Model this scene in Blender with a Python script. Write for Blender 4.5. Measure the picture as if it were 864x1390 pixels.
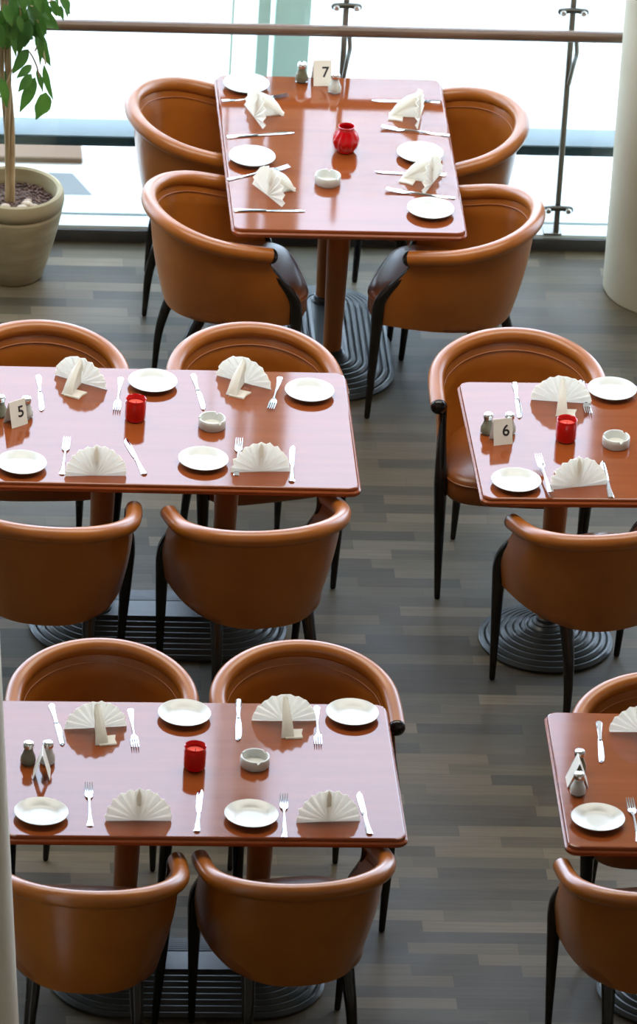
import bpy, bmesh, math, random
from mathutils import Vector, Matrix
random.seed(7)
PI = math.pi
sc = bpy.context.scene
for o in list(bpy.data.objects): bpy.data.objects.remove(o, do_unlink=True)
C = sc.collection

# ------------------------------------------------------------------ camera
cd = bpy.data.cameras.new('camera'); cam = bpy.data.objects.new('camera', cd); C.objects.link(cam)
cr = Vector((0.9964614, -0.0632994, 0.0552983)); cu = Vector((-0.0179108, 0.4828844, 0.8755009)); cw = Vector((0.0821213, 0.8733933, -0.4800419))
m = Matrix((cr, cu, -cw)).transposed().to_4x4(); m.translation = Vector((-2.1273481, -22.6251964, 13.1854548))
cam.matrix_world = m
cd.sensor_fit = 'VERTICAL'; cd.sensor_height = 36.0; cd.sensor_width = 36.0*864/1390
cd.lens = 11028.6/1390*36; cd.shift_y = -45/1390
cd.clip_start = .5; cd.clip_end = 500
cd.dof.use_dof = True; cd.dof.focus_distance = 25.6; cd.dof.aperture_fstop = 8.0
sc.camera = cam

# ------------------------------------------------------------------ sky, light, exposure
W = bpy.data.worlds.new('sky'); sc.world = W; W.use_nodes = True
nt = W.node_tree; N = nt.nodes; L = nt.links
tc = N.new('ShaderNodeTexCoord'); sp = N.new('ShaderNodeSeparateXYZ'); L.new(tc.outputs['Generated'], sp.inputs[0])
mr = N.new('ShaderNodeMapRange'); mr.interpolation_type = 'SMOOTHSTEP'
mr.inputs['From Min'].default_value = -.25; mr.inputs['From Max'].default_value = .35
mr.inputs['To Min'].default_value = .17; mr.inputs['To Max'].default_value = 7.6
L.new(sp.outputs['Y'], mr.inputs['Value'])
mc = N.new('ShaderNodeMix'); mc.data_type = 'RGBA'; mc.inputs[6].default_value = (1.1, .95, .76, 1); mc.inputs[7].default_value = (.70, .86, 1.10, 1)
mq = N.new('ShaderNodeMapRange'); mq.inputs['From Min'].default_value = -.25; mq.inputs['From Max'].default_value = .35; L.new(sp.outputs['Y'], mq.inputs['Value']); L.new(mq.outputs[0], mc.inputs[0])
bg = N['Background']; L.new(mc.outputs[2], bg.inputs['Color'])
L.new(mr.outputs[0], bg.inputs['Strength'])
sc.view_settings.view_transform = 'Standard'; sc.view_settings.look = 'None'
sc.view_settings.gamma = 1; sc.view_settings.use_curve_mapping = False
sc.view_settings.exposure = 0.0
# unseen fill light added under the ceiling to brighten tables and chair backs
al = bpy.data.lights.new('overhead_fill_light', 'AREA'); al.shape = 'RECTANGLE'; al.size = 7; al.size_y = 2.4; al.energy = 320; al.color = (1, .92, .80)
ao = bpy.data.objects.new('overhead_fill_light', al); C.objects.link(ao); ao.location = (0, .2, 5.45)

# ------------------------------------------------------------------ materials
def mat(name, col, rough=.5, metal=0., spec=.5, coat=0., trans=0., **kw):
    m = bpy.data.materials.new(name); m.use_nodes = True
    b = m.node_tree.nodes['Principled BSDF']
    b.inputs['Base Color'].default_value = (*col, 1); b.inputs['Roughness'].default_value = rough
    b.inputs['Metallic'].default_value = metal; b.inputs['Specular IOR Level'].default_value = spec
    b.inputs['Coat Weight'].default_value = coat; b.inputs['Coat Roughness'].default_value = kw.get('cr', .1)
    b.inputs['Transmission Weight'].default_value = trans
    if 'ior' in kw: b.inputs['IOR'].default_value = kw['ior']
    return m
def tex_noise(m, c1, c2, scale=(8, 8, 8), detail=4, lo=.3, hi=.7, bump=0., bscale=None, coord='Object', rough=None):
    nt = m.node_tree; N = nt.nodes; L = nt.links; b = N['Principled BSDF']
    t = N.new('ShaderNodeTexCoord'); mp = N.new('ShaderNodeMapping'); mp.inputs['Scale'].default_value = scale
    L.new(t.outputs[coord], mp.inputs[0])
    n = N.new('ShaderNodeTexNoise'); n.inputs['Scale'].default_value = 1; n.inputs['Detail'].default_value = detail
    L.new(mp.outputs[0], n.inputs[0])
    r = N.new('ShaderNodeMapRange'); r.inputs[1].default_value = lo; r.inputs[2].default_value = hi; L.new(n.outputs[0], r.inputs[0])
    mx = N.new('ShaderNodeMix'); mx.data_type = 'RGBA'; mx.inputs[6].default_value = (*c1, 1); mx.inputs[7].default_value = (*c2, 1)
    L.new(r.outputs[0], mx.inputs[0]); L.new(mx.outputs[2], b.inputs['Base Color'])
    if rough:
        rr = N.new('ShaderNodeMapRange'); rr.inputs[3].default_value = rough[0]; rr.inputs[4].default_value = rough[1]
        L.new(n.outputs[0], rr.inputs[0]); L.new(rr.outputs[0], b.inputs['Roughness'])
    if bump:
        n2 = N.new('ShaderNodeTexNoise'); n2.inputs['Scale'].default_value = bscale or 200; n2.inputs['Detail'].default_value = 3
        L.new(t.outputs[coord], n2.inputs[0])
        bp = N.new('ShaderNodeBump'); bp.inputs['Strength'].default_value = bump; bp.inputs['Distance'].default_value = .002
        L.new(n2.outputs[0], bp.inputs['Height']); L.new(bp.outputs[0], b.inputs['Normal'])
    return m
M = {}
M['leather'] = tex_noise(mat('tan_leather', (.42, .13, .02), .33, spec=.5, coat=.35, cr=.22), (.28, .080, .007), (.36, .110, .010), (7, 7, 7), 5, bump=.12, bscale=260)
M['seat_leather'] = tex_noise(mat('seat_leather', (.25, .085, .025), .3, spec=.5), (.20, .058, .012), (.26, .08, .016), (7, 7, 7), 5, bump=.1, bscale=240)
M['piping'] = mat('leather_piping', (.34, .11, .03), .5)
M['black_wood'] = mat('black_lacquered_wood', (.006, .005, .005), .18, spec=.5)
M['tabletop'] = tex_noise(mat('cherry_veneer', (.4, .09, .02), .09, spec=.5), (.175, .038, .008), (.225, .052, .011), (2.2, 26, 10), 5, .25, .75, rough=(.055, .1))
M['table_edge'] = tex_noise(mat('cherry_edging', (.25, .06, .02), .22), (.2, .045, .015), (.28, .07, .02), (4, 30, 30), 4)
M['post_wood'] = tex_noise(mat('cherry_post', (.3, .08, .02), .3), (.27, .085, .02), (.37, .12, .028), (20, 20, 2), 4)
M['iron'] = tex_noise(mat('dark_cast_iron', (.03, .035, .035), .36, spec=.42), (.018, .022, .022), (.035, .042, .042), (9, 9, 9), 4, bump=.1, bscale=150)
M['china'] = mat('white_china', (.60, .61, .57), .2, spec=.4)
M['steel'] = mat('polished_cutlery_steel', (.6, .61, .62), .13, metal=1)
M['linen'] = tex_noise(mat('cream_napkin', (.8, .78, .7), .85, spec=.2), (.91, .895, .83), (.95, .935, .88), (30, 30, 30), 3, bump=.2, bscale=500)
nt = M['linen'].node_tree; b_ = nt.nodes['Principled BSDF']; tl = nt.nodes.new('ShaderNodeBsdfTranslucent'); tl.inputs[0].default_value = (.97, .95, .88, 1)
ms = nt.nodes.new('ShaderNodeMixShader'); ms.inputs[0].default_value = .5; nt.links.new(b_.outputs[0], ms.inputs[1]); nt.links.new(tl.outputs[0], ms.inputs[2]); nt.links.new(ms.outputs[0], nt.nodes['Material Output'].inputs[0])
M['redglass'] = mat('red_glass', (.62, .0, .004), .06, coat=.5, trans=.25, ior=1.45)
M['wax'] = mat('pink_red_wax', (.85, .12, .09), .5)
M['wick'] = mat('wick', (.02, .02, .02), .9)
M['card'] = mat('cream_card', (.84, .83, .75), .5)
M['ink'] = mat('black_ink', (.012, .012, .015), .5)
M['glass'] = mat('clear_glass', (.95, .97, .95), .03, trans=1., ior=1.45)
M['salt'] = mat('salt', (.85, .84, .78), .9)
M['pepper'] = tex_noise(mat('pepper', (.25, .22, .14), .9), (.12, .1, .06), (.4, .36, .22), (700, 700, 700), 2)
M['chrome'] = mat('brushed_cap_metal', (.75, .76, .74), .22, metal=1)
M['hole'] = mat('dark_hole', (.02, .02, .02), .8)
M['terracotta'] = tex_noise(mat('weathered_clay', (.45, .38, .23), .8, spec=.25), (.25, .21, .12), (.40, .34, .22), (6, 6, 26), 6, .25, .75, bump=.3, bscale=60)
M['soil'] = tex_noise(mat('dark_clay_granules', (.07, .04, .03), .9), (.035, .02, .015), (.13, .07, .05), (60, 60, 60), 3)
M['stone'] = tex_noise(mat('tan_stone', (.4, .3, .2), .8), (.3, .2, .13), (.5, .42, .33), (25, 25, 25), 4)
M['bark'] = tex_noise(mat('pale_bark', (.35, .25, .13), .8), (.22, .14, .06), (.46, .34, .19), (30, 30, 9), 5, bump=.4, bscale=90)
M['leaf'] = tex_noise(mat('ficus_leaf', (.05, .15, .03), .35), (.018, .07, .016), (.075, .19, .035), (9, 9, 9), 3)
nt = M['leaf'].node_tree; tl = nt.nodes.new('ShaderNodeBsdfTranslucent'); tl.inputs[0].default_value = (.12, .26, .03, 1)
ms = nt.nodes.new('ShaderNodeMixShader'); ms.inputs[0].default_value = .12; nt.links.new(nt.nodes['Principled BSDF'].outputs[0], ms.inputs[1]); nt.links.new(tl.outputs[0], ms.inputs[2]); nt.links.new(ms.outputs[0], nt.nodes['Material Output'].inputs[0])
M['column'] = tex_noise(mat('painted_concrete', (.6, .56, .44), .75, spec=.2), (.56, .51, .38), (.66, .61, .47), (3, 3, 2), 6, .3, .7, bump=.2, bscale=40)
M['cream_post'] = tex_noise(mat('cream_cladding', (.62, .57, .47), .7, spec=.2), (.80, .76, .66), (.88, .83, .72), (30, 30, 1.5), 4)
M['handrail'] = tex_noise(mat('walnut_handrail', (.2, .12, .08), .35), (.10, .058, .036), (.18, .11, .075), (3, 30, 30), 5)
M['dark_metal'] = mat('brushed_grey_metal', (.2, .19, .16), .4, metal=.6)
M['black_metal'] = mat('dark_clamp_metal', (.06, .06, .05), .35, metal=.5)
M['sill'] = mat('pale_blue_painted_sill', (.52, .60, .62), .5, spec=.3)
M['sill_dark'] = mat('dark_sill_face', (.05, .05, .05), .5)
M['frame_light'] = mat('light_blue_grey_aluminium', (.16, .20, .22), .6, spec=.2)
M['frame_dark'] = mat('dark_gasket', (.01, .02, .02), .8, spec=.1)
M['wallpaint'] = tex_noise(mat('warm_white_wall', (.6, .57, .5), .8), (.34, .31, .26), (.38, .35, .3), (1, 1, 1), 3)
M['ceiling'] = mat('ceiling_white', (.42, .4, .36), .85)
def thin_glass(name, tint, refl):
    m = bpy.data.materials.new(name); m.use_nodes = True; nt = m.node_tree; N = nt.nodes; L = nt.links
    N.remove(N['Principled BSDF']); out = N['Material Output']
    t = N.new('ShaderNodeBsdfTransparent'); t.inputs[0].default_value = (*tint, 1)
    g = N.new('ShaderNodeBsdfGlossy'); g.inputs['Roughness'].default_value = .02
    f = N.new('ShaderNodeMix'); f.data_type = 'FLOAT'
    mx = N.new('ShaderNodeMixShader'); mx.inputs[0].default_value = refl
    L.new(t.outputs[0], mx.inputs[1]); L.new(g.outputs[0], mx.inputs[2]); L.new(mx.outputs[0], out.inputs[0]); N.remove(f)
    return m
M['pane'] = thin_glass('railing_glass', (.97, .99, .98), .03)
M['pane_window'] = thin_glass('window_glass', (.99, 1, 1), .02)
M['mullion'] = mat('pale_green_frosted_fin', (.72, .84, .76), .4)
nt = M['mullion'].node_tree; tl = nt.nodes.new('ShaderNodeBsdfTranslucent'); tl.inputs[0].default_value = (.7, .9, .78, 1)
ms = nt.nodes.new('ShaderNodeMixShader'); ms.inputs[0].default_value = .17; nt.links.new(nt.nodes['Principled BSDF'].outputs[0], ms.inputs[1]); nt.links.new(tl.outputs[0], ms.inputs[2]); nt.links.new(ms.outputs[0], nt.nodes['Material Output'].inputs[0])
M['pane_tint'] = thin_glass('tinted_upper_glass', (.97, .97, .98), .05)
# wooden strip floor
fm = mat('brown_strip_floor', (.1, .09, .07), .5, spec=.16); nt = fm.node_tree; N = nt.nodes; L = nt.links; b = N['Principled BSDF']
t = N.new('ShaderNodeTexCoord'); br = N.new('ShaderNodeTexBrick')
br.offset = .37; br.offset_frequency = 2; br.squash = 1.25; br.squash_frequency = 3
br.inputs['Scale'].default_value = 1; br.inputs['Brick Width'].default_value = .34; br.inputs['Row Height'].default_value = .063
br.inputs['Mortar Size'].default_value = .0006; br.inputs['Mortar Smooth'].default_value = .3; br.inputs['Bias'].default_value = 0
br.inputs['Color1'].default_value = (0, 0, 0, 1); br.inputs['Color2'].default_value = (1, 1, 1, 1); br.inputs['Mortar'].default_value = (.1, .1, .1, 1)
L.new(t.outputs['Object'], br.inputs[0])
cr_ = N.new('ShaderNodeValToRGB'); e = cr_.color_ramp.elements
e[0].position = 0; e[0].color = (.042, .034, .020, 1); e[1].position = 1; e[1].color = (.13, .10, .060, 1)
for pos, c in ((.3, (.056, .044, .026, 1)), (.55, (.068, .057, .033, 1)), (.78, (.084, .066, .038, 1)), (.9, (.098, .078, .047, 1))):
    q = e.new(pos); q.color = c
L.new(br.outputs['Color'], cr_.inputs[0])
mp = N.new('ShaderNodeMapping'); mp.inputs['Scale'].default_value = (3, 60, 1); L.new(t.outputs['Object'], mp.inputs[0])
nz = N.new('ShaderNodeTexNoise'); nz.inputs['Scale'].default_value = 1.5; nz.inputs['Detail'].default_value = 6; L.new(mp.outputs[0], nz.inputs[0])
mr2 = N.new('ShaderNodeMapRange'); mr2.inputs[3].default_value = .65; mr2.inputs[4].default_value = 1.35; L.new(nz.outputs[0], mr2.inputs[0])
mu = N.new('ShaderNodeMix'); mu.data_type = 'RGBA'; mu.blend_type = 'MULTIPLY'; mu.inputs[0].default_value = 1
L.new(cr_.outputs[0], mu.inputs[6]); L.new(mr2.outputs[0], mu.inputs[7]); L.new(mu.outputs[2], b.inputs['Base Color'])
nr = N.new('ShaderNodeTexNoise'); nr.inputs['Scale'].default_value = 5; nr.inputs['Detail'].default_value = 5; L.new(t.outputs['Object'], nr.inputs[0])
m3 = N.new('ShaderNodeMapRange'); m3.inputs[3].default_value = .38; m3.inputs[4].default_value = .62; L.new(nr.outputs[0], m3.inputs[0]); L.new(m3.outputs[0], b.inputs['Roughness'])
M['floor'] = fm
# pale paving outside
gm = mat('pale_outside_paving', (.5, .55, .56), .8); tex_noise(gm, (.5, .54, .54), (.85, .87, .85), (1.6, .5, 1), 4, .35, .6)
M['ground'] = gm
M['tan_ground'] = mat('tan_paving', (.16, .095, .05), .8)
M['grey_ground'] = mat('grey_road', (.13, .145, .145), .8)

# ------------------------------------------------------------------ mesh helpers
def obj(name, bm, m, parent=None, smooth=True, angle=40):
    me = bpy.data.meshes.new(name); bmesh.ops.recalc_face_normals(bm, faces=bm.faces[:]) ; bm.to_mesh(me); bm.free()
    me.materials.append(M[m] if isinstance(m, str) else m)
    if smooth:
        for p in me.polygons: p.use_smooth = True
        me.set_sharp_from_angle(angle=math.radians(angle))
    o = bpy.data.objects.new(name, me); C.objects.link(o)
    if parent: o.parent = parent
    return o
def thing(name, label, cat, loc=(0, 0, 0), rz=0, group=None):
    o = bpy.data.objects.new(name, None); C.objects.link(o); o.empty_display_size = .1
    o.location = loc; o.rotation_euler = (0, 0, rz); o['label'] = label; o['category'] = cat
    if group: o['group'] = group
    return o
def tag(o, label, cat, group=None):
    o['label'] = label; o['category'] = cat
    if group: o['group'] = group
    return o
def struct(name, bm, m, **k):
    o = obj(name, bm, m, **k); o['kind'] = 'structure'; return o
def dup(root, loc, rz, label, group=None):
    r = root.copy(); C.objects.link(r); r.location = loc; r.rotation_euler = (0, 0, rz); r['label'] = label
    if group: r['group'] = group
    for ch in list(root.children):
        c = ch.copy(); C.objects.link(c); c.parent = r
        for g in list(ch.children):
            d = g.copy(); C.objects.link(d); d.parent = c
    return r
def box(bm, x0, x1, y0, y1, z0, z1):
    v = [bm.verts.new((x, y, z)) for x in (x0, x1) for y in (y0, y1) for z in (z0, z1)]
    for f in ((0, 1, 3, 2), (4, 6, 7, 5), (0, 4, 5, 1), (2, 3, 7, 6), (0, 2, 6, 4), (1, 5, 7, 3)): bm.faces.new([v[i] for i in f])
def bevbox(x0, x1, y0, y1, z0, z1, r=.003, seg=2):
    bm = bmesh.new(); box(bm, x0, x1, y0, y1, z0, z1)
    bmesh.ops.bevel(bm, geom=bm.edges[:], offset=r, segments=seg, affect='EDGES', profile=.5); return bm
def lathe(prof, seg=40, bm=None, ox=0, oy=0, half=0, axis='y'):
    """revolve (r,z); half>0 stretches the outline to a stadium"""
    bm = bm or bmesh.new(); rings = []
    for r, z in prof:
        if r < 1e-6 and half == 0:
            rings.append([bm.verts.new((ox, oy, z))]); continue
        ring = []
        for k in range(seg):
            a = 2*PI*(k+.5)/seg; x, y = r*math.cos(a), r*math.sin(a)
            if half:
                if axis == 'y': y += half if y > 0 else -half
                else: x += half if x > 0 else -half
            ring.append(bm.verts.new((ox+x, oy+y, z)))
        rings.append(ring)
    for A, B in zip(rings, rings[1:]):
        if len(A) == 1 and len(B) == 1: continue
        n = max(len(A), len(B))
        for k in range(n):
            j = (k+1) % n
            if len(A) == 1: bm.faces.new((A[0], B[j], B[k]))
            elif len(B) == 1: bm.faces.new((A[k], A[j], B[0]))
            else: bm.faces.new((A[k], A[j], B[j], B[k]))
    for e in (rings[0], rings[-1]):
        if len(e) > 2:
            try: bm.faces.new(e)
            except ValueError: pass
    return bm
def catmull(pts, n=6):
    P = [Vector(p) for p in pts]; P = [2*P[0]-P[1]]+P+[2*P[-1]-P[-2]]; out = []
    for i in range(1, len(P)-2):
        for k in range(n):
            t = k/n; a, b, c, d = P[i-1], P[i], P[i+1], P[i+2]
            out.append(.5*((2*b)+(c-a)*t+(2*a-5*b+4*c-d)*t*t+(3*b-a-3*c+d)*t**3))
    out.append(P[-2]); return out
def tube(pts, rad, seg=10, bm=None, up=None, flat=1., capr=True):
    """pts list; rad float or list; rounded ends"""
    bm = bm or bmesh.new(); P = [Vector(p) for p in pts]; n = len(P)
    R = [rad]*n if isinstance(rad, (int, float)) else list(rad)
    if capr:
        d0 = (P[0]-P[1]).normalized(); d1 = (P[-1]-P[-2]).normalized()
        pre = [(P[0]+d0*R[0]*math.sin(a), R[0]*math.cos(a)) for a in (1.35, .9, .45)]
        post = [(P[-1]+d1*R[-1]*math.sin(a), R[-1]*math.cos(a)) for a in (.45, .9, 1.35)]
        P = [p for p, r in pre]+P+[p for p, r in post]; R = [r for p, r in pre]+R+[r for p, r in post]
        n = len(P)
    prev = None; rings = []
    for i in range(n):
        t = (P[min(i+1, n-1)]-P[max(i-1, 0)]).normalized()
        if prev is None:
            u = Vector(up) if up else (Vector((0, 0, 1)) if abs(t.z) < .9 else Vector((1, 0, 0)))
        else: u = prev
        u = (u-t*u.dot(t)).normalized(); prev = u; v = t.cross(u)
        rings.append([bm.verts.new(P[i]+(u*math.cos(2*PI*k/seg)*flat+v*math.sin(2*PI*k/seg))*R[i]) for k in range(seg)])
    for A, B in zip(rings, rings[1:]):
        for k in range(seg): bm.faces.new((A[k], A[(k+1) % seg], B[(k+1) % seg], B[k]))
    bm.faces.new(rings[0]); bm.faces.new(rings[-1]); return bm
def rrect(hx, hy, r, n=6):
    out = []
    for cx, cy, a0 in ((hx-r, hy-r, 0), (-hx+r, hy-r, PI/2), (-hx+r, -hy+r, PI), (hx-r, -hy+r, 1.5*PI)):
        for k in range(n+1):
            a = a0+PI/2*k/n; out.append((cx+r*math.cos(a), cy+r*math.sin(a)))
    return out
def stack(loops, bm=None, cap=True):
    bm = bm or bmesh.new(); R = [[bm.verts.new(p) for p in lp] for lp in loops]
    for A, B in zip(R, R[1:]):
        n = len(A)
        for k in range(n): bm.faces.new((A[k], A[(k+1) % n], B[(k+1) % n], B[k]))
    if cap: bm.faces.new(R[0]); bm.faces.new(R[-1])
    return bm

# ------------------------------------------------------------------ the setting
bm = bmesh.new(); box(bm, -7, 7, -9, 3.1, -.12, 0); struct('floor', bm, 'floor', smooth=False)
bm = bmesh.new(); box(bm, -7, 7, -5.5, 4.0, 5.5, 5.7); struct('ceiling', bm, 'ceiling', smooth=False)
bm = bmesh.new(); box(bm, -7.15, -7, -9, 4.0, -.12, 5.7); struct('wall_left', bm, 'wallpaint', smooth=False)
bm = bmesh.new(); box(bm, 7, 7.15, -9, 4.0, -.12, 5.7); struct('wall_right', bm, 'wallpaint', smooth=False)
bm = bevbox(-7, 7, 3.1, 3.34, -.3, .058, .004); struct('trim_1', bm, 'sill')                     # low sill under the glass railing
bm = bevbox(-7, 7, 3.088, 3.0995, .0, .046, .002); struct('baseboard_back', bm, 'sill_dark')
bm = bevbox(-7, 7, 3.185, 3.195, .058, .066, .002); struct('trim_2', bm, 'sill')
# facade: low transom, mullions, panes
win = struct('window_1', bevbox(-7, 7, 3.5, 3.64, .178, .215, .003), 'frame_light')
obj('gasket', bevbox(-7, 7, 3.492, 3.4995, .178, .2125, .001), 'frame_dark', win)
bm = bmesh.new(); box(bm, -7, 7, 3.632, 3.638, .2155, 3.4); obj('window_pane', bm, 'pane_window', win, smooth=False)
bm = bmesh.new(); box(bm, -7, 7, 3.56, 3.572, 3.46, 5.45); obj('upper_window_pane', bm, 'pane_tint', win, smooth=False)
obj('transom', bevbox(-7, 7, 3.53, 3.6, 3.4, 3.46, .003), 'frame_light', win)
for x0, x1 in ((.02, .065), (.085, .21), (-2.6, -2.45), (3.2, 3.35), (-5.2, -5.05), (5.6, 5.75)):
    obj('mullion', bevbox(x0, x1, 3.64, 3.72, -.3, 5.5, .004), 'mullion', win)
obj('mullion', bevbox(-.077, -.069, 3.6, 3.64, .232, 5.5, .001), 'mullion', win)
bm = bmesh.new(); box(bm, -60, 60, 3.9, 120, -3.7, -3.5); struct('floor_outside', bm, 'ground', smooth=False)
bm = bmesh.new(); box(bm, -.6, -.17, 10.69, 10.83, -3.5, -3.47); struct('trim_3', bm, 'tan_ground', smooth=False)
bm = bmesh.new()
vs = [bm.verts.new(p) for p in ((-1.2, 10.0, -3.49), (.0, 10.0, -3.49), (-.22, 10.58, -3.49), (-1.2, 10.6, -3.49))]; bm.faces.new(vs)
r = bmesh.ops.extrude_face_region(bm, geom=bm.faces[:]); bmesh.ops.translate(bm, verts=[v for v in r['geom'] if isinstance(v, bmesh.types.BMVert)], vec=(0, 0, -.01))
struct('trim_4', bm, 'grey_ground', smooth=False)

# round column at the right
t = thing('round_column', 'thick cream painted round column at the right end of the glass railing', 'column', (1.461, 2.806, 0))
obj('shaft', lathe([(.224, 0), (.23, .01), (.23, 5.495)], 64), 'column', t)
# leaning cream post at the left edge, in front of the nearest long table
t = thing('leaning_post', 'slim pale cream post leaning slightly at the left edge beside the nearest long table', 'post', (-1.095, -2.9, 0))
obj('shaft', tube([(0, 0, .0), (-.0793*2.7, 0, 2.7), (-.0793*5.4, 0, 5.4)], .1, 32, capr=False), 'cream_post', t)

# ------------------------------------------------------------------ glass railing
rail = thing('glass_railing', 'glass railing with brown wooden handrail and metal posts in front of the window', 'railing', (0, 3.1, .058))
hr = obj('handrail', tube([(-6.9, -.1, .835), (1.33, -.1, .835)], .021, 16, capr=False), 'handrail', rail)
for x in (-4.1, -1.9, .285, 1.086):
    p = obj('post', bevbox(x-.0095, x+.0095, .0, .026, .0, 1.35, .003), 'dark_metal', rail)
    pl = obj('foot_plate', bevbox(x-.045, x+.02, -.005, .06, .0, .008, .002), 'dark_metal', p)
    ar = catmull([(x+.004, .0, .60), (x+.012, -.03, .69), (x+.014, -.075, .755), (x+.008, -.1, .812)], 5)
    obj('handrail_bracket', tube(ar, [.008]*len(ar), 8), 'dark_metal', p)
    for z in (.105, .885):
        c = bmesh.new(); tube([(x-.042, -.006, z), (x-.018, -.010, z+.007), (x+.018, -.010, z+.007), (x+.042, -.006, z)], [.013, .010, .010, .013], 12, c)
        obj('clamp', c, 'black_metal', p)
        for s in (-.036, .036):
            b_ = lathe([(0, -.001), (.011, 0), (.012, .004), (.008, .010), (0, .011)], 16); bmesh.ops.rotate(b_, cent=(0, 0, 0), matrix=Matrix.Rotation(PI/2, 3, 'X'), verts=b_.verts[:]); bmesh.ops.translate(b_, vec=(x+s, -.016, z), verts=b_.verts[:])
            obj('bolt', b_, 'chrome', p)
for a, b2 in ((-4.09, -1.91), (-1.89, .275), (.295, 1.076), (1.096, 1.5)):
    bm = bmesh.new(); box(bm, a, b2, .008, .016, .04, 1.25); obj('glass_panel', bm, 'pane', rail, smooth=False)

# ------------------------------------------------------------------ potted ficus
pot = thing('potted_ficus', 'tall ficus plant with braided trunk in a beige clay pot by the railing', 'plant', (-.868, 2.832, 0))
obj('pot', lathe([(0, .0), (.105, 0), (.113, .008), (.128, .06), (.148, .14), (.165, .22), (.172, .262), (.172, .272), (.168, .277), (.175, .284), (.178, .305), (.176, .325), (.170, .338), (.160, .342), (.152, .336), (.149, .315), (.150, .27), (.12, .1), (0, .1)], 64), 'terracotta', pot)
sb = bmesh.new(); lathe([(0, .285), (.06, .287), (.149, .28), (.149, .27), (0, .2)], 40, sb)
obj('soil', sb, 'soil', pot)
gb = bmesh.new()
for i in range(650):
    a = random.random()*2*PI; r = .146*math.sqrt(random.random()); s = random.uniform(.003, .0062)
    mt = Matrix.Translation((r*math.cos(a), r*math.sin(a), .286+random.uniform(-.001, .004))) @ Matrix.Rotation(random.random()*3, 4, 'Z') @ Matrix.Diagonal((s*1.3, s, s*.8, 1))
    bmesh.ops.create_icosphere(gb, subdivisions=1, radius=1, matrix=mt)
o = obj('clay_granules', gb, 'soil', pot); o['kind'] = 'stuff'
for x, y, s in ((.045, -.035, .017), (.028, -.065, .016), (-.03, -.055, .014), (.07, -.05, .012), (.05, -.012, .012)):
    g = bmesh.new(); bmesh.ops.create_icosphere(g, subdivisions=3, radius=1, matrix=Matrix.Translation((x, y, .292)) @ Matrix.Diagonal((s*1.2, s, s*.6, 1)))
    obj('stone', g, 'stone', pot)
for k in range(3):
    pts = []
    for i in range(22):
        z = .27+i*.05; a = k*2*PI/3+z*4.2; rr = .012+.004*math.sin(z*9+k)
        lean = -.02-.055*max(0, z-.28)/.8
        pts.append((lean+.01+rr*math.cos(a), rr*math.sin(a), z))
    obj('stem', tube(catmull(pts, 2), [.0105-.0032*i/42 for i in range(len(catmull(pts, 2)))], 9), 'bark', pot)
def leaf(bm, base, tip, w, roll=0.):
    b_, t_ = Vector(base), Vector(tip); d = t_-b_; ln = d.length; d.normalize()
    side = d.cross(Vector((0, -1, .35))).normalized()
    side = (Matrix.Rotation(roll, 3, d) @ side); nrm = side.cross(d)
    rows = []
    for i in range(9):
        s = i/8; ww = w*.5*math.sin(PI*s**.8)**.9*(1-.25*s) if 0 < i < 8 else .0006
        c = b_+d*ln*s+nrm*(.06*ln*math.sin(PI*s))
        wav = .05*w*math.sin(s*14)
        rows.append([bm.verts.new(c-side*ww+nrm*(ww*.28+wav)), bm.verts.new(c), bm.verts.new(c+side*ww+nrm*(ww*.28-wav))])
    for A, B in zip(rows, rows[1:]):
        for k in (0, 1): bm.faces.new((A[k], A[k+1], B[k+1], B[k]))
S_ = 1/412.
def px2l(px, py, y):     # picture of the plant measured off its trunk: local x,z at local depth y
    dy = (252-py)*S_
    z = .34+(dy-.46*y)/.877
    x = (px-18)*S_ - .137*y*.46 + .0 - .066*(z-.34)
    return (x, y, z)
lb = bmesh.new()
spec = [(100,35,96,215,95),(190,20,297,97,62),(120,20,55,170,80),(195,90,250,272,52),(188,95,190,268,36),(140,195,58,312,46),(150,268,74,332,36),(145,310,78,396,42),(175,320,93,487,52),(180,290,206,392,26),(225,388,172,517,74),(222,260,260,428,32),(-5,250,45,452,55),(5,330,26,470,40),(0,90,62,150,60),(332,-25,337,42,22),(300,-10,310,62,22),(262,-10,282,42,22),(25,-5,58,98,45),(-20,20,30,85,60),(160,0,130,120,70),(60,30,20,170,80),(90,0,150,90,70),(150,60,120,190,60),(210,-20,250,60,50),(70,90,35,200,60),(20,60,85,160,70),(-30,60,20,200,70),(190,-30,180,60,60),(120,100,165,150,40)]
for i, (x0, y0, x1, y1, w_) in enumerate(spec):
    yy = random.uniform(-.14, .03); a = px2l(x0/3.308, y0/3.308, yy); b2 = px2l(x1/3.308, y1/3.308, yy-.015)
    leaf(lb, a, b2, w_/3.308*S_*1.3, random.uniform(-.5, .5))
for i in range(260):     # crown above and around, mostly out of the frame
    a = random.random()*2*PI; r = .26*math.sqrt(random.random()); z = random.uniform(.98, 1.65)
    r *= 1-.35*abs(z-1.25)/.4
    bx, by = -.09+r*math.cos(a), min(r*math.sin(a)*.7, .1)
    ln = random.uniform(.07, .12); leaf(lb, (bx, by, z), (bx+ln*.45*math.cos(a), by+ln*.3*math.sin(a), z-ln*.85), random.uniform(.026, .04), random.uniform(-.8, .8))
obj('foliage', lb, 'leaf', pot)
tw = bmesh.new()
for pts in ([(0,420),(45,330),(95,210),(110,60),(110,-60)], [(95,210),(140,200),(175,260),(190,320)], [(110,60),(180,60),(200,130),(175,200)], [(110,-20),(190,0),(260,-30)], [(190,60),(210,180),(222,260)]):
    q = catmull([px2l(x/3.308, y/3.308, -.05) for x, y in pts], 4); tube(q, [.003]*len(q), 6, tw)
obj('twigs', tw, 'bark', pot)

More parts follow.
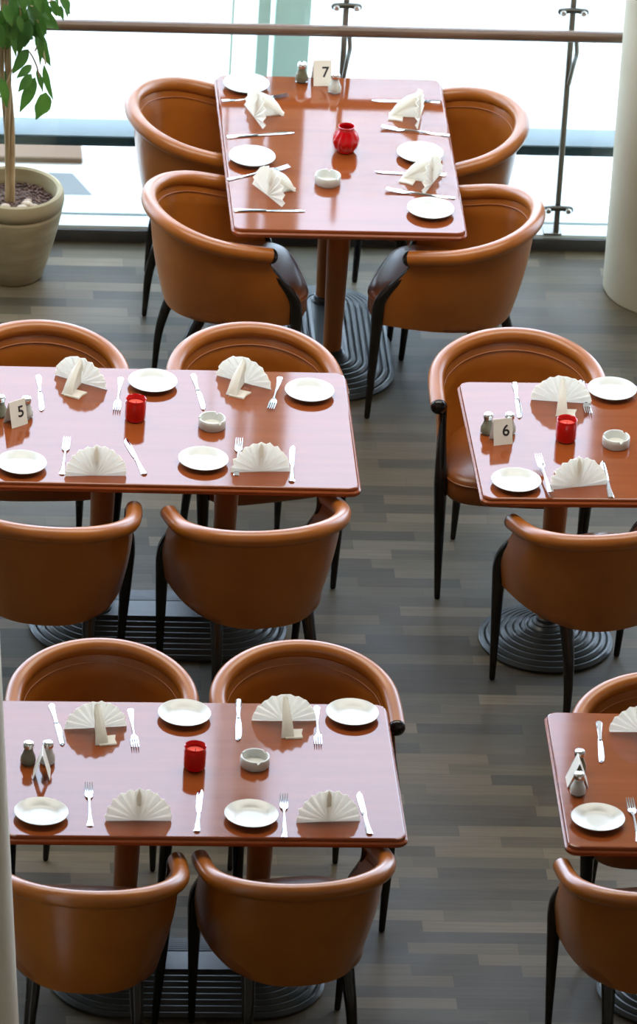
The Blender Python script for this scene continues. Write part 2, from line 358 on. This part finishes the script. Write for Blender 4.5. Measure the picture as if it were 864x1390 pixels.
# ------------------------------------------------------------------ armchair
A_, YB, YC, ZB, ZC, RR = .2684, -.2244, .1413, .7368, .6554, .027
def rimpt(s):
    """s in -1..1 along the horseshoe, 0 = middle of the back"""
    bl = .24; y0 = YB+bl; sg = 1 if s >= 0 else -1; a = abs(s)*1.30
    if a <= 1: x = A_*math.sin(PI/2*a); y = y0-bl*math.cos(PI/2*a)
    else: tt = (a-1)/.30; x = A_-.008*tt*tt; y = y0+(YC-y0)*tt
    w = max((YC-y)/(YC-YB), 0)
    return Vector((sg*x, y, ZC+(ZB-ZC)*w))
S_TAB = [(.655, .122), (.63, .122), (.60, .135), (.56, .165), (.52, .198), (.48, .222), (.44, .234), (.37, .238)]
def s_y(z):
    for (z0, y0), (z1, y1) in zip(S_TAB, S_TAB[1:]):
        if z1 <= z <= z0: return y0+(y1-y0)*(z0-z)/(z0-z1)
    return S_TAB[-1][1] if z < .37 else S_TAB[0][1]
NS, NV = 56, 16
def shell_pt(s, v):
    p = rimpt(s); a = abs(s)
    zb = .372
    top = Vector((p.x*.985, p.y+(.004 if a < .6 else -.004*(a-.6)/.4), p.z-.012))
    # bottom outline: narrower, pulled in at the back, ends at the front legs
    bl = .385; sg = 1 if s >= 0 else -1
    ph = PI/2*min(a*1.05, 1.0)
    bx = .236*math.sin(ph)**.82; by = .238-.398*math.cos(PI/2*a)**.86
    bot = Vector((sg*bx, by, zb))
    q = top.lerp(bot, v)
    # gentle belly and the S-curve of the front edge
    lin = top.y+(bot.y-top.y)*v
    w = max(0, (a-.55)/.45)**2
    q.y = lin+(s_y(q.z)-(.122+(.238-.122)*v))*w
    out = Vector((q.x, q.y-.03, 0));
    if out.length > 1e-4: out.normalize(); q += out*(.010*math.sin(PI*v))
    return q
def make_shell():
    bm = bmesh.new(); G = []; H = []
    ss = [-1+2*i/NS for i in range(NS+1)]; vs = [j/NV for j in range(NV+1)]
    P = [[shell_pt(s, v) for v in vs] for s in ss]
    for i in range(NS+1):
        g = []; h = []
        for j in range(NV+1):
            du = P[min(i+1, NS)][j]-P[max(i-1, 0)][j]; dv = P[i][min(j+1, NV)]-P[i][max(j-1, 0)]
            n = du.cross(dv).normalized()
            if n.dot(Vector((P[i][j].x, P[i][j].y-.05, 0))) < 0: n = -n
            th = (.012+.016*min(j/3, 1)) if j < NV else .02
            g.append(bm.verts.new(P[i][j])); h.append(bm.verts.new(P[i][j]-n*th))
        G.append(g); H.append(h)
    for i in range(NS):
        for j in range(NV):
            bm.faces.new((G[i][j], G[i+1][j], G[i+1][j+1], G[i][j+1])); bm.faces.new((H[i][j], H[i][j+1], H[i+1][j+1], H[i+1][j]))
        bm.faces.new((G[i][0], H[i][0], H[i+1][0], G[i+1][0])); bm.faces.new((G[i][NV], G[i+1][NV], H[i+1][NV], H[i][NV]))
    for j in range(NV):
        bm.faces.new((G[0][j], G[0][j+1], H[0][j+1], H[0][j])); bm.faces.new((G[NS][j], H[NS][j], H[NS][j+1], G[NS][j+1]))
    return bm
def seam_pts(v, inset):
    out = []
    for i in range(2, 55):
        s = -1+2*i/56; p = shell_pt(s, v); a = shell_pt(min(s+.02, 1), v)-shell_pt(max(s-.02, -1), v); b2 = shell_pt(s, min(v+.05, 1))-shell_pt(s, v)
        n = a.cross(b2).normalized()
        if n.dot(Vector((p.x, p.y-.05, 0))) < 0: n = -n
        out.append(p-n*inset)
    return out
def seat_outline(sc_=1., z=.4, n=48):
    out = []
    for k in range(n):
        a = 2*PI*(k+.5)/n; c, s = math.cos(a), math.sin(a)
        x = (.237 if s > 0 else .222)*math.copysign(abs(c)**(.42 if s > 0 else .72), c); y = .062+(.250 if s > 0 else .205)*math.copysign(abs(s)**(.5 if s > 0 else .85), s)
        out.append((x*sc_, .062+(y-.062)*sc_, z))
    return out
def make_chair(label, group):
    t = thing('armchair', label, 'chair', (0, 0, 0), 0, group)
    rp = [rimpt(-1+2*i/60) for i in range(61)]
    rim = obj('padded_rim', tube(rp, [RR]*61, 16, capr=False), 'leather', t)
    sh = obj('backrest', make_shell(), 'leather', t, angle=60)
    obj('piping', tube(seam_pts(.085, .0225), .002, 6), 'piping', sh)
    sm = bmesh.new(); L_ = []
    for sc_, z in ((.94, .372), (.985, .378), (1.0, .39), (1.0, .435), (.992, .450), (.965, .461), (.90, .469), (.72, .477), (.45, .482), (.15, .484)): L_.append(seat_outline(sc_, z))
    seat = obj('seat', stack(L_, sm), 'seat_leather', t, angle=60)
    so = seat_outline(1.004, .446); so.append(so[0]); obj('seat_piping', tube(so, .003, 6, capr=False), 'seat_leather', seat)
    for s in (-1, 1):
        pts = catmull([(s*.243, .136, .652), (s*.243, .132, .63), (s*.243, .142, .60), (s*.244, .172, .56), (s*.244, .205, .52), (s*.243, .231, .48), (s*.241, .243, .44), (s*.239, .247, .38), (s*.235, .252, .25), (s*.2267, .2627, .006)], 4)
        n = len(pts); R = []
        for q in pts:
            z = q.z
            R.append(.0125+.0105*max(0, min(1, (.60-z)/.17)) if z > .43 else .010+.013*(z/.43)**1.1)
        lg = obj('leg', tube(pts, R, 12, capr=True), 'black_wood', t)
        e = rimpt(s); k = bmesh.new(); bmesh.ops.create_uvsphere(k, u_segments=20, v_segments=12, radius=1, matrix=Matrix.Translation(e+Vector((s*.0, .004, -.002))) @ Matrix.Diagonal((.0268, .021, .0268, 1)))
        obj('arm_cap', k, 'black_wood', lg)
        pts = catmull([(s*.150, -.06, .385), (s*.153, -.085, .33), (s*.158, -.117, .25), (s*.163, -.137, .15), (s*.1669, -.1446, .006)], 5)
        obj('leg', tube(pts, [.009+.014*(q.z/.385) for q in pts], 12), 'black_wood', t)
    return t
GC = 'tan armchairs around the tables'
chairs = [
 (-.254, 2.684, -94.0, 'tan armchair at the far left corner of table 7, against the railing'),
 (.651, 2.648, 101.7, 'tan armchair at the far right corner of table 7, backed by bright window'),
 (-.226, 1.968, -81.2, 'tan armchair at the near left corner of table 7, side and black arm end showing'),
 (.645, 1.932, 70.8, 'tan armchair at the near right corner of table 7, nearest the round column base'),
 (-.857, .799, 183., 'tan armchair behind the number 5 card, cut by the left edge'),
 (-.159, .813, 195.1, 'tan armchair on the window side of table 5, at its right half'),
 (-.865, -.149, -8.3, 'tan armchair on the near side of table 5, left one, outer back showing'),
 (-.190, -.147, 13.8, 'tan armchair on the near side of table 5, right one, outer back showing'),
 (.711, .810, 176.6, 'tan armchair on the window side of table 6, black front leg fully visible'),
 (.915, -.125, 21.4, 'tan armchair on the near side of table 6, over the round iron base'),
 (-.737, -1.292, 170.9, 'tan armchair on the far side of the nearest long table, left one'),
 (-.122, -1.283, 188.3, 'tan armchair on the far side of the nearest long table, right one'),
 (-.818, -2.317, -1.7, 'tan armchair in dim light at the bottom left, beside the leaning cream post'),
 (-.201, -2.260, 10.5, 'tan armchair at the bottom, near side of nearest long table, right one'),
 (.970, -1.440, 180., 'tan armchair on the far side of the lower right table, mostly hidden by it'),
 (.870, -2.284, 9.1, 'tan armchair in the bottom right corner, arm end under the table edge')]
c0 = None
for x, y, a, lab in chairs:
    if c0 is None:
        c0 = make_chair(lab, GC); c0.location = (x, y, 0); c0.rotation_euler = (0, 0, math.radians(a))
    else: dup(c0, (x, y, 0), math.radians(a), lab)

# ------------------------------------------------------------------ tables
def make_table(label, loc, rz, hx, hy, posts, axis, group):
    t = thing('dining_table', label, 'table', loc, rz, group)
    top = []
    for ins, z in ((.012, .718), (.004, .7205), (.0, .726), (.0, .7345), (.004, .739)):
        top.append([(x, y, z) for x, y in rrect(hx-ins, hy-ins, .034-ins*.5)])
    tt = obj('table_edge', stack(top), 'table_edge', t)
    top = []
    for ins, z in ((.0065, .739), (.0065, .744), (.0085, .7485), (.012, .750)):
        top.append([(x, y, z) for x, y in rrect(hx-ins, hy-ins, .034-ins*.5)])
    obj('tabletop', stack(top), 'tabletop', t, smooth=False)
    half = .2 if len(posts) > 1 else 0
    prof = [(0, 0.0), (.214, 0.0), (.2195, .004), (.2205, .011)]
    nr_ = 7; r0, r1 = .218, .060
    for k in range(nr_):
        ra = r0+(r1-r0)*k/nr_; rb = r0+(r1-r0)*(k+1)/nr_; za = .014+.052*(k/nr_)**.9; zb_ = .014+.052*((k+1)/nr_)**.9
        prof += [(ra, za), (ra-.25*(ra-rb), za+.0075), (ra-.6*(ra-rb), za+.0065), (ra-.85*(ra-rb), za+.001), (rb+.0008, zb_-.001)]
    prof += [(.058, .068), (.050, .074), (0, .076)]
    bs = obj('base', lathe(prof, 72, half=half, axis=axis), 'iron', t, angle=25)
    for px_, py_ in posts:
        p = obj('post', lathe([(.031, .082), (.033, .2), (.042, .62), (.043, .705)], 32, ox=px_, oy=py_), 'post_wood', t)
        obj('collar', lathe([(0, .07), (.048, .07), (.046, .078), (.038, .083), (.037, .094), (.033, .097), (0, .097)], 32, ox=px_, oy=py_), 'iron', p)
        obj('mounting_plate', bevbox(px_-.11, px_+.11, py_-.11, py_+.11, .700, .7185, .004), 'table_edge', p)
    return t
R_ = math.radians
GT = 'cherry dining tables on iron bases'
make_table('long cherry table with the number 7 card' + ', end-on to the railing', (.2186, 2.3321, 0), -.0008, .4, .6, [(0, -.2), (0, .2)], 'y', GT)
make_table('long cherry table with the number 5 card, in the left middle, strongly reflecting daylight', (-.4639, .3336, 0), -.0044, .6, .4, [(-.2, 0), (.2, 0)], 'x', GT)
make_table('small cherry table with the number 6 card at right, on a single round iron base', (.8044, .2911, 0), .0207, .3, .4, [(0, 0)], 'x', GT)
make_table('nearest long cherry table at lower left, two fan napkins along each side', (-.4759, -1.8117, 0), .0104, .6, .4, [(-.2, 0), (.2, 0)], 'x', GT)
make_table('cherry table in the lower right corner, cut by the right edge of the photo', (1.1937, -1.8387, 0), -.0047, .6, .4, [(-.2, 0), (.2, 0)], 'x', GT)

# ------------------------------------------------------------------ side plates
TZ = .75
TN = {'7': 'table 7', '5': 'table 5', '6': 'table 6', '4': 'the nearest long table', 'R': 'the lower right table'}
def plate_bm():
    return lathe([(0, .003), (.044, .003), (.046, .0), (.050, .0), (.053, .004), (.066, .011), (.079, .0165), (.0808, .0180), (.0800, .0195), (.077, .0190), (.062, .0135), (.053, .009), (.049, .0068), (.03, .006), (0, .0058)], 56)
plates = [('7', -.074, 2.828, 'far left corner of {}, behind a napkin'), ('7', -.086, 2.259, 'left side of {}, between its two left napkins'),
 ('7', .497, 2.315, 'right side of {}, between its two right napkins'), ('7', .501, 1.891, 'near right corner of {}'),
 ('5', -.502, .611, 'window side of {}, just behind the red candle glass'), ('5', .006, .566, 'far right corner of {}'),
 ('5', -.364, .089, 'near side of {}, just below the white ashtray'), ('5', -.946, .043, 'near left of {}, below the number card'),
 ('6', .999, .615, 'far right of {}, cut by the photo edge'), ('6', .631, -.015, 'near left corner of {}, overlapped by a fork'),
 ('4', -.503, -1.513, 'far side of {}, left of the ashtray'), ('4', .007, -1.493, 'far right corner of {}'),
 ('4', -.955, -2.1, 'near left corner of {}'), ('4', -.333, -2.095, 'near side of {}, below the ashtray'),
 ('R', .699, -2.087, 'near left corner of {}')]
p0 = None
for tb, x, y, lab in plates:
    lab = 'white side plate at '+lab.format(TN[tb])
    if p0 is None: p0 = obj('side_plate', plate_bm(), 'china'); tag(p0, lab, 'plate', 'white side plates'); p = p0
    else: p = p0.copy(); C.objects.link(p); p['label'] = lab
    p.location = (x, y, TZ+.0003)

# ------------------------------------------------------------------ cutlery
def slab(outline, th, z=0, bend=None, bm=None):
    """outline: list of (x, halfwidth_top, halfwidth_bottom) along x -> bevelled flat bar"""
    bm = bm or bmesh.new(); rows = []
    for x, a, b2 in outline:
        zc = z+(bend(x) if bend else 0)
        e = .35*min(abs(a), abs(b2))
        rows.append([bm.verts.new(q) for q in ((x, a, zc+th*.35), (x, a-e, zc+th), (x, -b2+e, zc+th), (x, -b2, zc+th*.35), (x, -b2+e, zc), (x, a-e, zc))])
    for A, B in zip(rows, rows[1:]):
        for k in range(6): bm.faces.new((A[k], A[(k+1) % 6], B[(k+1) % 6], B[k]))
    bm.faces.new(rows[0]); bm.faces.new(rows[-1]); return bm
def make_knife(label):
    t = thing('table_knife', label, 'knife', group='table knives')
    obj('handle', slab([(-.121, .004, .004), (-.1195, .0085, .0085), (-.115, .0105, .0105), (-.10, .0092, .0092), (-.06, .0064, .0064), (-.03, .0056, .0056), (-.014, .0066, .0066), (-.010, .005, .005)], .0055), 'steel', t)
    obj('blade', slab([(-.010, .0045, .0045), (-.004, .0075, .0065), (.02, .0098, .0068), (.06, .0112, .0070), (.09, .0112, .0070), (.108, .0085, .0066), (.117, .0045, .0055), (.121, .001, .002)], .0018, z=.0015), 'steel', t)
    return t
def make_fork(label):
    t = thing('table_fork', label, 'fork', group='table forks')
    bend = lambda x: .004*math.sin(max(0, min(1, (x+.05)/.13))*PI)+(.009*max(0, (x-.04)/.08)**1.5)
    obj('handle', slab([(-.120, .004, .004), (-.1185, .0085, .0085), (-.114, .0105, .0105), (-.10, .009, .009), (-.06, .0055, .0055), (-.01, .0034, .0034), (.025, .0032, .0032), (.038, .005, .005)], .0034, bend=bend), 'steel', t)
    h = slab([(.036, .0045, .0045), (.044, .0095, .0095), (.055, .0122, .0122), (.066, .0124, .0124)], .0024, bend=bend)
    hd = obj('head', h, 'steel', t)
    for k in range(4):
        yc = -.0102+.0068*k
        b_ = bmesh.new(); rows = []
        for x, w in ((.064, .0021), (.085, .0019), (.105, .0016), (.117, .0010), (.120, .0004)):
            zc = bend(x); rows.append([b_.verts.new(q) for q in ((x, yc+w, zc), (x, yc+w, zc+.002), (x, yc-w, zc+.002), (x, yc-w, zc))])
        for A, B in zip(rows, rows[1:]):
            for j in range(4): b_.faces.new((A[j], A[(j+1) % 4], B[(j+1) % 4], B[j]))
        b_.faces.new(rows[0]); b_.faces.new(rows[-1]); obj('tine', b_, 'steel', hd)
    return t
knives = [('7', -.045, 2.453, 11., 'pointing inwards between the two left napkins of {}'), ('7', -.048, 1.877, 1.2, 'at the near left corner of {}'),
 ('7', .480, 2.742, 180.2, 'behind the far right napkin of {}'), ('7', .455, 2.181, 177.1, 'partly under the near right napkin of {}'),
 ('5', -.87, .538, -89.5, 'on the far side of {}, nearest the number card'), ('5', -.58, .122, 101.9, 'below the red candle glass on {}, tip mirroring red'),
 ('5', -.355, .566, -85., 'on the far side of {}, above the ashtray'), ('5', -.078, .093, 85.5, 'near right of {}, right of a fan napkin'),
 ('6', .683, .55, -91.1, 'on the far side of {}, left of the napkin'), ('6', .927, .026, 91.2, 'near side of {}, right of the fan napkin'),
 ('4', -.889, -1.571, -84.1, 'on the far left of {}, behind the shakers'), ('4', -.486, -2.058, 84., 'near side of {}, below the red candle glass'),
 ('4', -.34, -1.526, -93.8, 'on the far side of {}, above the ashtray'), ('4', .006, -2.058, 93.6, 'near right corner of {}'),
 ('R', .75, -1.624, -93.8, 'on {}, left of its napkin')]
forks = [('7', -.048, 2.736, 10.4, 'under the far left napkin of {}'), ('7', -.069, 2.155, 24.6, 'under the near left napkin of {}'),
 ('7', .495, 2.504, 168.3, 'just in front of the far right napkin of {}'), ('7', .477, 2.024, 168.5, 'just in front of the near right napkin of {}'),
 ('5', -.615, .538, -95.8, 'just right of the far left napkin on {}'), ('5', -.806, .113, 83.9, 'left of the near left fan napkin on {}'),
 ('5', -.105, .563, -100.9, 'right of the tilted napkin on the far right of {}'), ('5', -.251, .127, 84.4, 'half under the near right fan napkin on {}'),
 ('6', .907, .576, -89.3, 'mostly hidden behind the far napkin on {}'), ('6', .724, .021, 95.3, 'leaning over the plate edge on {}'),
 ('4', -.661, -1.589, -88.9, 'right of the far left napkin on {}'), ('4', -.81, -2.035, 88.8, 'right of the near left plate on {}'),
 ('4', -.102, -1.555, -92.7, 'left of the far right plate on {}'), ('4', -.234, -2.083, 87.4, 'right of the near middle plate on {}'),
 ('R', .81, -2.079, 91.6, 'at the right photo edge on {}')]
k0 = None
for tb, x, y, a, lab in knives:
    lab = 'steel table knife '+lab.format(TN[tb])
    if k0 is None: k0 = make_knife(lab); k0.location = (x, y, TZ+.0004); k0.rotation_euler = (0, 0, R_(a))
    else: dup(k0, (x, y, TZ+.0004), R_(a), lab)
f0 = None
for i, (tb, x, y, a, lab) in enumerate(forks):
    lab = 'steel table fork '+lab.format(TN[tb]); z = TZ+.0004+(.0195 if i == 9 else 0)
    if f0 is None: f0 = make_fork(lab); f0.location = (x, y, z); f0.rotation_euler = (0, 0, R_(a))
    else: dup(f0, (x, y, z), R_(a), lab)

# ------------------------------------------------------------------ fan napkins
def napkin_bm(seed, w=.1, dirn=1):
    """pleated half-disc standing on its straight edge, stiffened by the folded tail behind"""
    rnd = random.Random(seed); bm = bmesh.new(); n = 22
    hubF = bm.verts.new((0, -.0012, .001)); hubB = bm.verts.new((0, .0012, .001)); F = []; B = []
    for k in range(n+1):
        a = PI*k/n; zz = 1 if k % 2 else -1
        rr = w*(1+.012*zz+rnd.uniform(-.02, .02))*(1-.03*abs(math.cos(a)))
        x = -rr*math.cos(a); z = max(rr*math.sin(a), .0008)*1.0
        y = .0055*zz*(1 if 0 < k < n else .3)+.012*math.sin(a)
        rows_f = []; rows_b = []
        for s in (.3, .65, 1.):
            yy = y*s**1.2
            rows_f.append(bm.verts.new((x*s, yy-.0010, max(z*s, .0006)))); rows_b.append(bm.verts.new((x*s, yy+.0010, max(z*s, .0006))))
        F.append(rows_f); B.append(rows_b)
    for k in range(n):
        bm.faces.new((hubF, F[k][0], F[k+1][0])); bm.faces.new((hubB, B[k+1][0], B[k][0]))
        for j in (0, 1):
            bm.faces.new((F[k][j], F[k][j+1], F[k+1][j+1], F[k+1][j])); bm.faces.new((B[k][j], B[k+1][j], B[k+1][j+1], B[k][j+1]))
        bm.faces.new((F[k][2], B[k][2], B[k+1][2], F[k+1][2]))
    for k in (0, n):
        bm.faces.new((F[k][0], F[k][1], F[k][2], B[k][2], B[k][1], B[k][0])); bm.faces.new((hubF, F[k][0], B[k][0], hubB))
    return bm
def tail_bm(side=-1, ln=.108):
    bm = bmesh.new(); L_ = []
    # ridge: narrow folded prism running from the top of the fan down to the table behind
    top = Vector((0, .014, .098)); end = Vector((side*.004, ln, .003)); n = 8
    for i in range(n+1):
        t_ = i/n; c = top.lerp(end, t_)+Vector((0, .010*math.sin(PI*t_), .010*math.sin(PI*t_))); wd = .007+.012*t_; gz = max(c.z-.004-.030*(1-t_)-.012, .0008)
        L_.append([c, c+Vector((wd, -.004, -.010*(1-t_)-.001)), Vector((wd*.9, c.y-.012*(1-t_)-.004, gz)), Vector((-wd*.9, c.y-.012*(1-t_)-.004, gz)), c+Vector((-wd, -.004, -.010*(1-t_)-.001))])
    stack(L_, bm)
    # wedge web under the ridge down to the table
    a = [Vector((x, .006, .0008)) for x in (-.004, .004)]+[Vector((.004, .012, .09)), Vector((-.004, .012, .09))]
    b2 = [Vector((side*.004-.012, ln-.004, .0008)), Vector((side*.004+.012, ln-.004, .0008)), Vector((side*.004+.009, ln-.006, .004)), Vector((side*.004-.009, ln-.006, .004))]
    stack([a, b2], bm)
    return bm
def flap_bm(side=-1, ln=.108):
    bm = bmesh.new()
    o_ = [(side*-.006, ln-.048), (side*.052, ln-.052), (side*.046, ln-.026), (side*.048, ln-.002), (side*-.004, ln+.002)]
    if side > 0: o_ = o_[::-1]
    stack([[Vector((x, y, z+.0)) for x, y in o_] for z in (.0008, .006)], bm); return bm
def make_napkin(label, seed, side=-1, w=.1):
    t = thing('folded_napkin', label, 'napkin', group='cream napkins folded into fans')
    obj('fan', napkin_bm(seed, w), 'linen', t, smooth=False)
    obj('folded_tail', tail_bm(side), 'linen', t, angle=30)
    obj('flap', flap_bm(side), 'linen', t, smooth=False)
    return t
naps = [('7', -.059, 2.595, -73.8, 'on the left side of {}, the farther one'), ('7', -.047, 1.994, -61.8, 'on the left side of {}, the nearer one'),
 ('7', .521, 2.62, 78.9, 'on the right side of {}, the farther one'), ('7', .527, 2.115, 66.3, 'on the right side of {}, the nearer one'),
 ('5', -.734, .619, 149.9, 'askew on the far side of {}, left one'), ('5', -.711, -.006, 2.9, 'upright on the near side of {}, left'),
 ('5', -.203, .64, 152., 'askew on the far side of {}, above the ashtray'), ('5', -.183, .04, 3.8, 'upright on the near side of {}, right, over a fork'),
 ('6', .826, .55, 174.5, 'on the far side of {}, behind the red candle glass'), ('6', .831, -.023, 12.9, 'on the near side of {}'),
 ('4', -.774, -1.581, 186.9, 'on the far side of {}, left one'), ('4', -.668, -2.116, 1.7, 'on the near side of {}, left'),
 ('4', -.202, -1.523, 181.7, 'on the far side of {}, above the ashtray'), ('4', -.105, -2.106, 4.6, 'on the near side of {}, right'),
 ('R', .881, -1.557, 181.7, 'on {}, cut by the photo edge')]
protos = []
for i, (tb, x, y, a, lab) in enumerate(naps):
    lab = 'cream fan-folded napkin '+lab.format(TN[tb])
    if i < 3:
        q = make_napkin(lab, 20+i, -1, (.1, .102, .098)[i]); protos.append(q); q.location = (x, y, TZ+.0002); q.rotation_euler = (0, 0, R_(a))
    else: dup(protos[(i*2) % 3], (x, y, TZ+.0002), R_(a), lab)

# ------------------------------------------------------------------ ashtrays
def ashtray_bm():
    bm = bmesh.new(); seg = 60
    prof = [(0, .002), (.036, .002), (.038, .0), (.041, .0), (.044, .004), (.0448, .022), (.0445, .031), (.0425, .0335), (.0395, .0335), (.0375, .031), (.036, .012), (.033, .008), (0, .0075)]
    lathe(prof, seg, bm)
    for v in bm.verts:
        r = math.hypot(v.co.x, v.co.y)
        if v.co.z > .02 and r > .03:
            a = math.atan2(v.co.y, v.co.x)
            for c in (.5, .5+2*PI/3, .5-2*PI/3):
                d = abs((a-c+PI) % (2*PI)-PI)*.042
                if d < .0055: v.co.z -= (.008*(1-(d/.0055)**2))*(1 if v.co.z > .03 else .5)
    return bm
a0 = None
for tb, x, y, rz in (('7', .164, 2.097, .9), ('5', -.323, .336, -1.5), ('6', .978, .262, .3), ('4', -.305, -1.786, -1.9)):
    lab = 'small round white china ashtray on '+TN[tb]
    if a0 is None: a0 = obj('ashtray', ashtray_bm(), 'china'); tag(a0, lab, 'ashtray', 'white china ashtrays'); q = a0
    else: q = a0.copy(); C.objects.link(q); q['label'] = lab
    q.location = (x, y, TZ+.0003); q.rotation_euler = (0, 0, rz)

# ------------------------------------------------------------------ candle glasses
def make_candle(label):
    t = thing('candle_glass', label, 'candle holder', group='red candle glasses')
    obj('glass_cup', lathe([(0, .0), (.027, .0), (.0315, .003), (.0335, .009), (.0338, .06), (.0322, .066), (.0325, .071), (.0338, .0745), (.0325, .0765), (.0303, .0745), (.0295, .067), (.0305, .058), (.0300, .012), (0, .010)], 48), 'redglass', t)
    w = obj('wax', lathe([(0, .0105), (.0285, .0110), (.0285, .058), (.026, .059), (0, .0575)], 40), 'wax', t)
    obj('wick', tube([(0, 0, .057), (.001, 0, .066)], .0009, 6), 'wick', w)
    return t
c1 = None
for tb, x, y in (('5', -.569, .377), ('6', .818, .291), ('4', -.487, -1.806)):
    lab = 'bright red glass candle cup standing on '+TN[tb]
    if c1 is None: c1 = make_candle(lab); c1.location = (x, y, TZ+.0003)
    else: dup(c1, (x, y, TZ+.0003), .7*x, lab)
bm = lathe([(0, 0), (.026, 0), (.031, .004), (.040, .02), (.0455, .038), (.0450, .052), (.038, .068), (.029, .080), (.0262, .086), (.0275, .093), (.0285, .096), (.0262, .0968), (.0238, .093), (.0235, .086), (.035, .066), (.041, .045), (.036, .02), (0, .008)], 64)
for v in bm.verts:
    r = math.hypot(v.co.x, v.co.y); a = math.atan2(v.co.y, v.co.x)
    if r > .03 and .008 < v.co.z < .075:
        k = 1+.075*math.sin(a*11+v.co.z*160)*math.sin(v.co.z*240-a*2); v.co.x *= k; v.co.y *= k
v_ = thing('candle_jar', 'bulbous patterned red glass jar standing in the middle of table 7', 'candle holder', (.241, 2.346, TZ+.0003))
obj('glass_jar', bm, 'redglass', v_)

# ------------------------------------------------------------------ salt and pepper shakers
def make_shaker(label, kind):
    t = thing('salt_shaker' if kind == 'salt' else 'pepper_shaker', label, 'shaker', group='glass salt and pepper shakers')
    obj('glass_body', lathe([(0, 0), (.019, 0), (.0225, .003), (.0235, .012), (.0225, .024), (.017, .036), (.0135, .046), (.0132, .056), (0, .0565)], 32), 'glass', t)
    obj(kind, lathe([(0, .004), (.0185, .0045), (.0212, .012), (.0203, .023), (.0155, .034), (.0118, .045), (.0112, .050), (0, .051)], 28), kind, t)
    c = obj('metal_cap', lathe([(.0138, .054), (.0160, .0555), (.0165, .063), (.0160, .069), (.0125, .0735), (.006, .0755), (0, .076)], 32), 'chrome', t)
    hb = bmesh.new()
    for k in range(5):
        a = 2*PI*k/5; x, y = (.0058*math.cos(a), .0058*math.sin(a)) if k else (0, 0)
        lathe([(0, .0752), (.0012, .0754), (.0010, .0764), (0, .0765)], 8, hb, x, y)
    obj('holes', hb, 'hole', c)
    return t
s0 = make_shaker('glass salt shaker right of the number 7 card', 'salt'); s0.location = (.234, 2.805, TZ+.0003)
q0 = make_shaker('glass pepper shaker left of the number 7 card', 'pepper'); q0.location = (.123, 2.885, TZ+.0003)
for src, x, y, lab in ((q0, -1.004, .384, 'glass pepper shaker left of the number 5 card'), (s0, -.921, .379, 'glass salt shaker behind the right side of the number 5 card'),
 (q0, .567, .326, 'glass pepper shaker behind the left side of the number 6 card'), (s0, .636, .329, 'glass salt shaker behind the right side of the number 6 card'),
 (q0, -.984, -1.794, 'glass pepper shaker nearest the leaning post on the nearest long table'), (s0, -.926, -1.790, 'glass salt shaker behind the folded card on the nearest long table'),
 (q0, .668, -1.793, 'shaker behind the folded card on the lower right table, only its cap showing'), (s0, .654, -1.925, 'glass salt shaker in front of the folded card on the lower right table')):
    dup(src, (x, y, TZ+.0003), x, lab)

# ------------------------------------------------------------------ number cards (folded tents)
def make_card(label, digit, loc, rz, w=.064, h=.084, d=.034, m='card'):
    t = thing('number_card', label, 'table number', loc, rz, 'folded table number cards')
    for s in (-1, 1):
        bm = bmesh.new(); th = .0012; ins = .0008
        a = [Vector((x, y, z)) for x, y, z in ((-w/2, s*d, 0), (w/2, s*d, 0), (w/2, s*ins, h), (-w/2, s*ins, h))]
        n = Vector((0, s*h, d)).normalized()*th
        stack([a, [p-n*(1) for p in a]], bm)
        pnl = obj('panel', bm, m, t, smooth=False)
        if digit:
            cu_ = bpy.data.curves.new('digit', 'FONT'); cu_.body = digit; cu_.size = .052; cu_.align_x = 'CENTER'; cu_.align_y = 'CENTER'; cu_.bevel_depth = .0009; cu_.bevel_resolution = 0
            tmp = bpy.data.objects.new('digit_tmp', cu_); C.objects.link(tmp)
            dg = bpy.context.evaluated_depsgraph_get(); me = bpy.data.meshes.new_from_object(tmp.evaluated_get(dg)); bpy.data.objects.remove(tmp)
            me.materials.clear(); me.materials.append(M['ink'])
            tilt = math.atan2(h, d-ins)
            mt = Matrix.Translation((0, s*(d*.5+ins), h*.52)+Vector()) if False else Matrix.Translation(Vector((s*-.0, s*(d*.48), h*.52))+n.normalized()*.0006)
            rot = Matrix.Rotation(0 if s < 0 else PI, 4, 'Z') @ Matrix.Rotation(tilt, 4, 'X')
            me.transform(Matrix.Translation((.010 if digit else 0, 0, 0))); me.transform(mt @ rot)
            o = bpy.data.objects.new('digit', me); C.objects.link(o); o.parent = pnl
    return t
make_card('cream folded card reading 7 at the far end of the table by the railing', '7', (.193, 2.885, TZ+.0003), R_(4))
make_card('cream folded card reading 5 on the left middle table', '5', (-.955, .335, TZ+.0003), R_(35), d=.024)
make_card('cream folded card reading 6 on the small right table', '6', (.607, .272, TZ+.0003), R_(14), d=.024)
make_card('folded card seen edge-on between shakers on the nearest long table', '', (-.945, -1.86, TZ+.0003), R_(86), d=.026)
make_card('folded card seen edge-on between two shakers on the lower right table', '', (.658, -1.86, TZ+.0003), R_(90), d=.032)
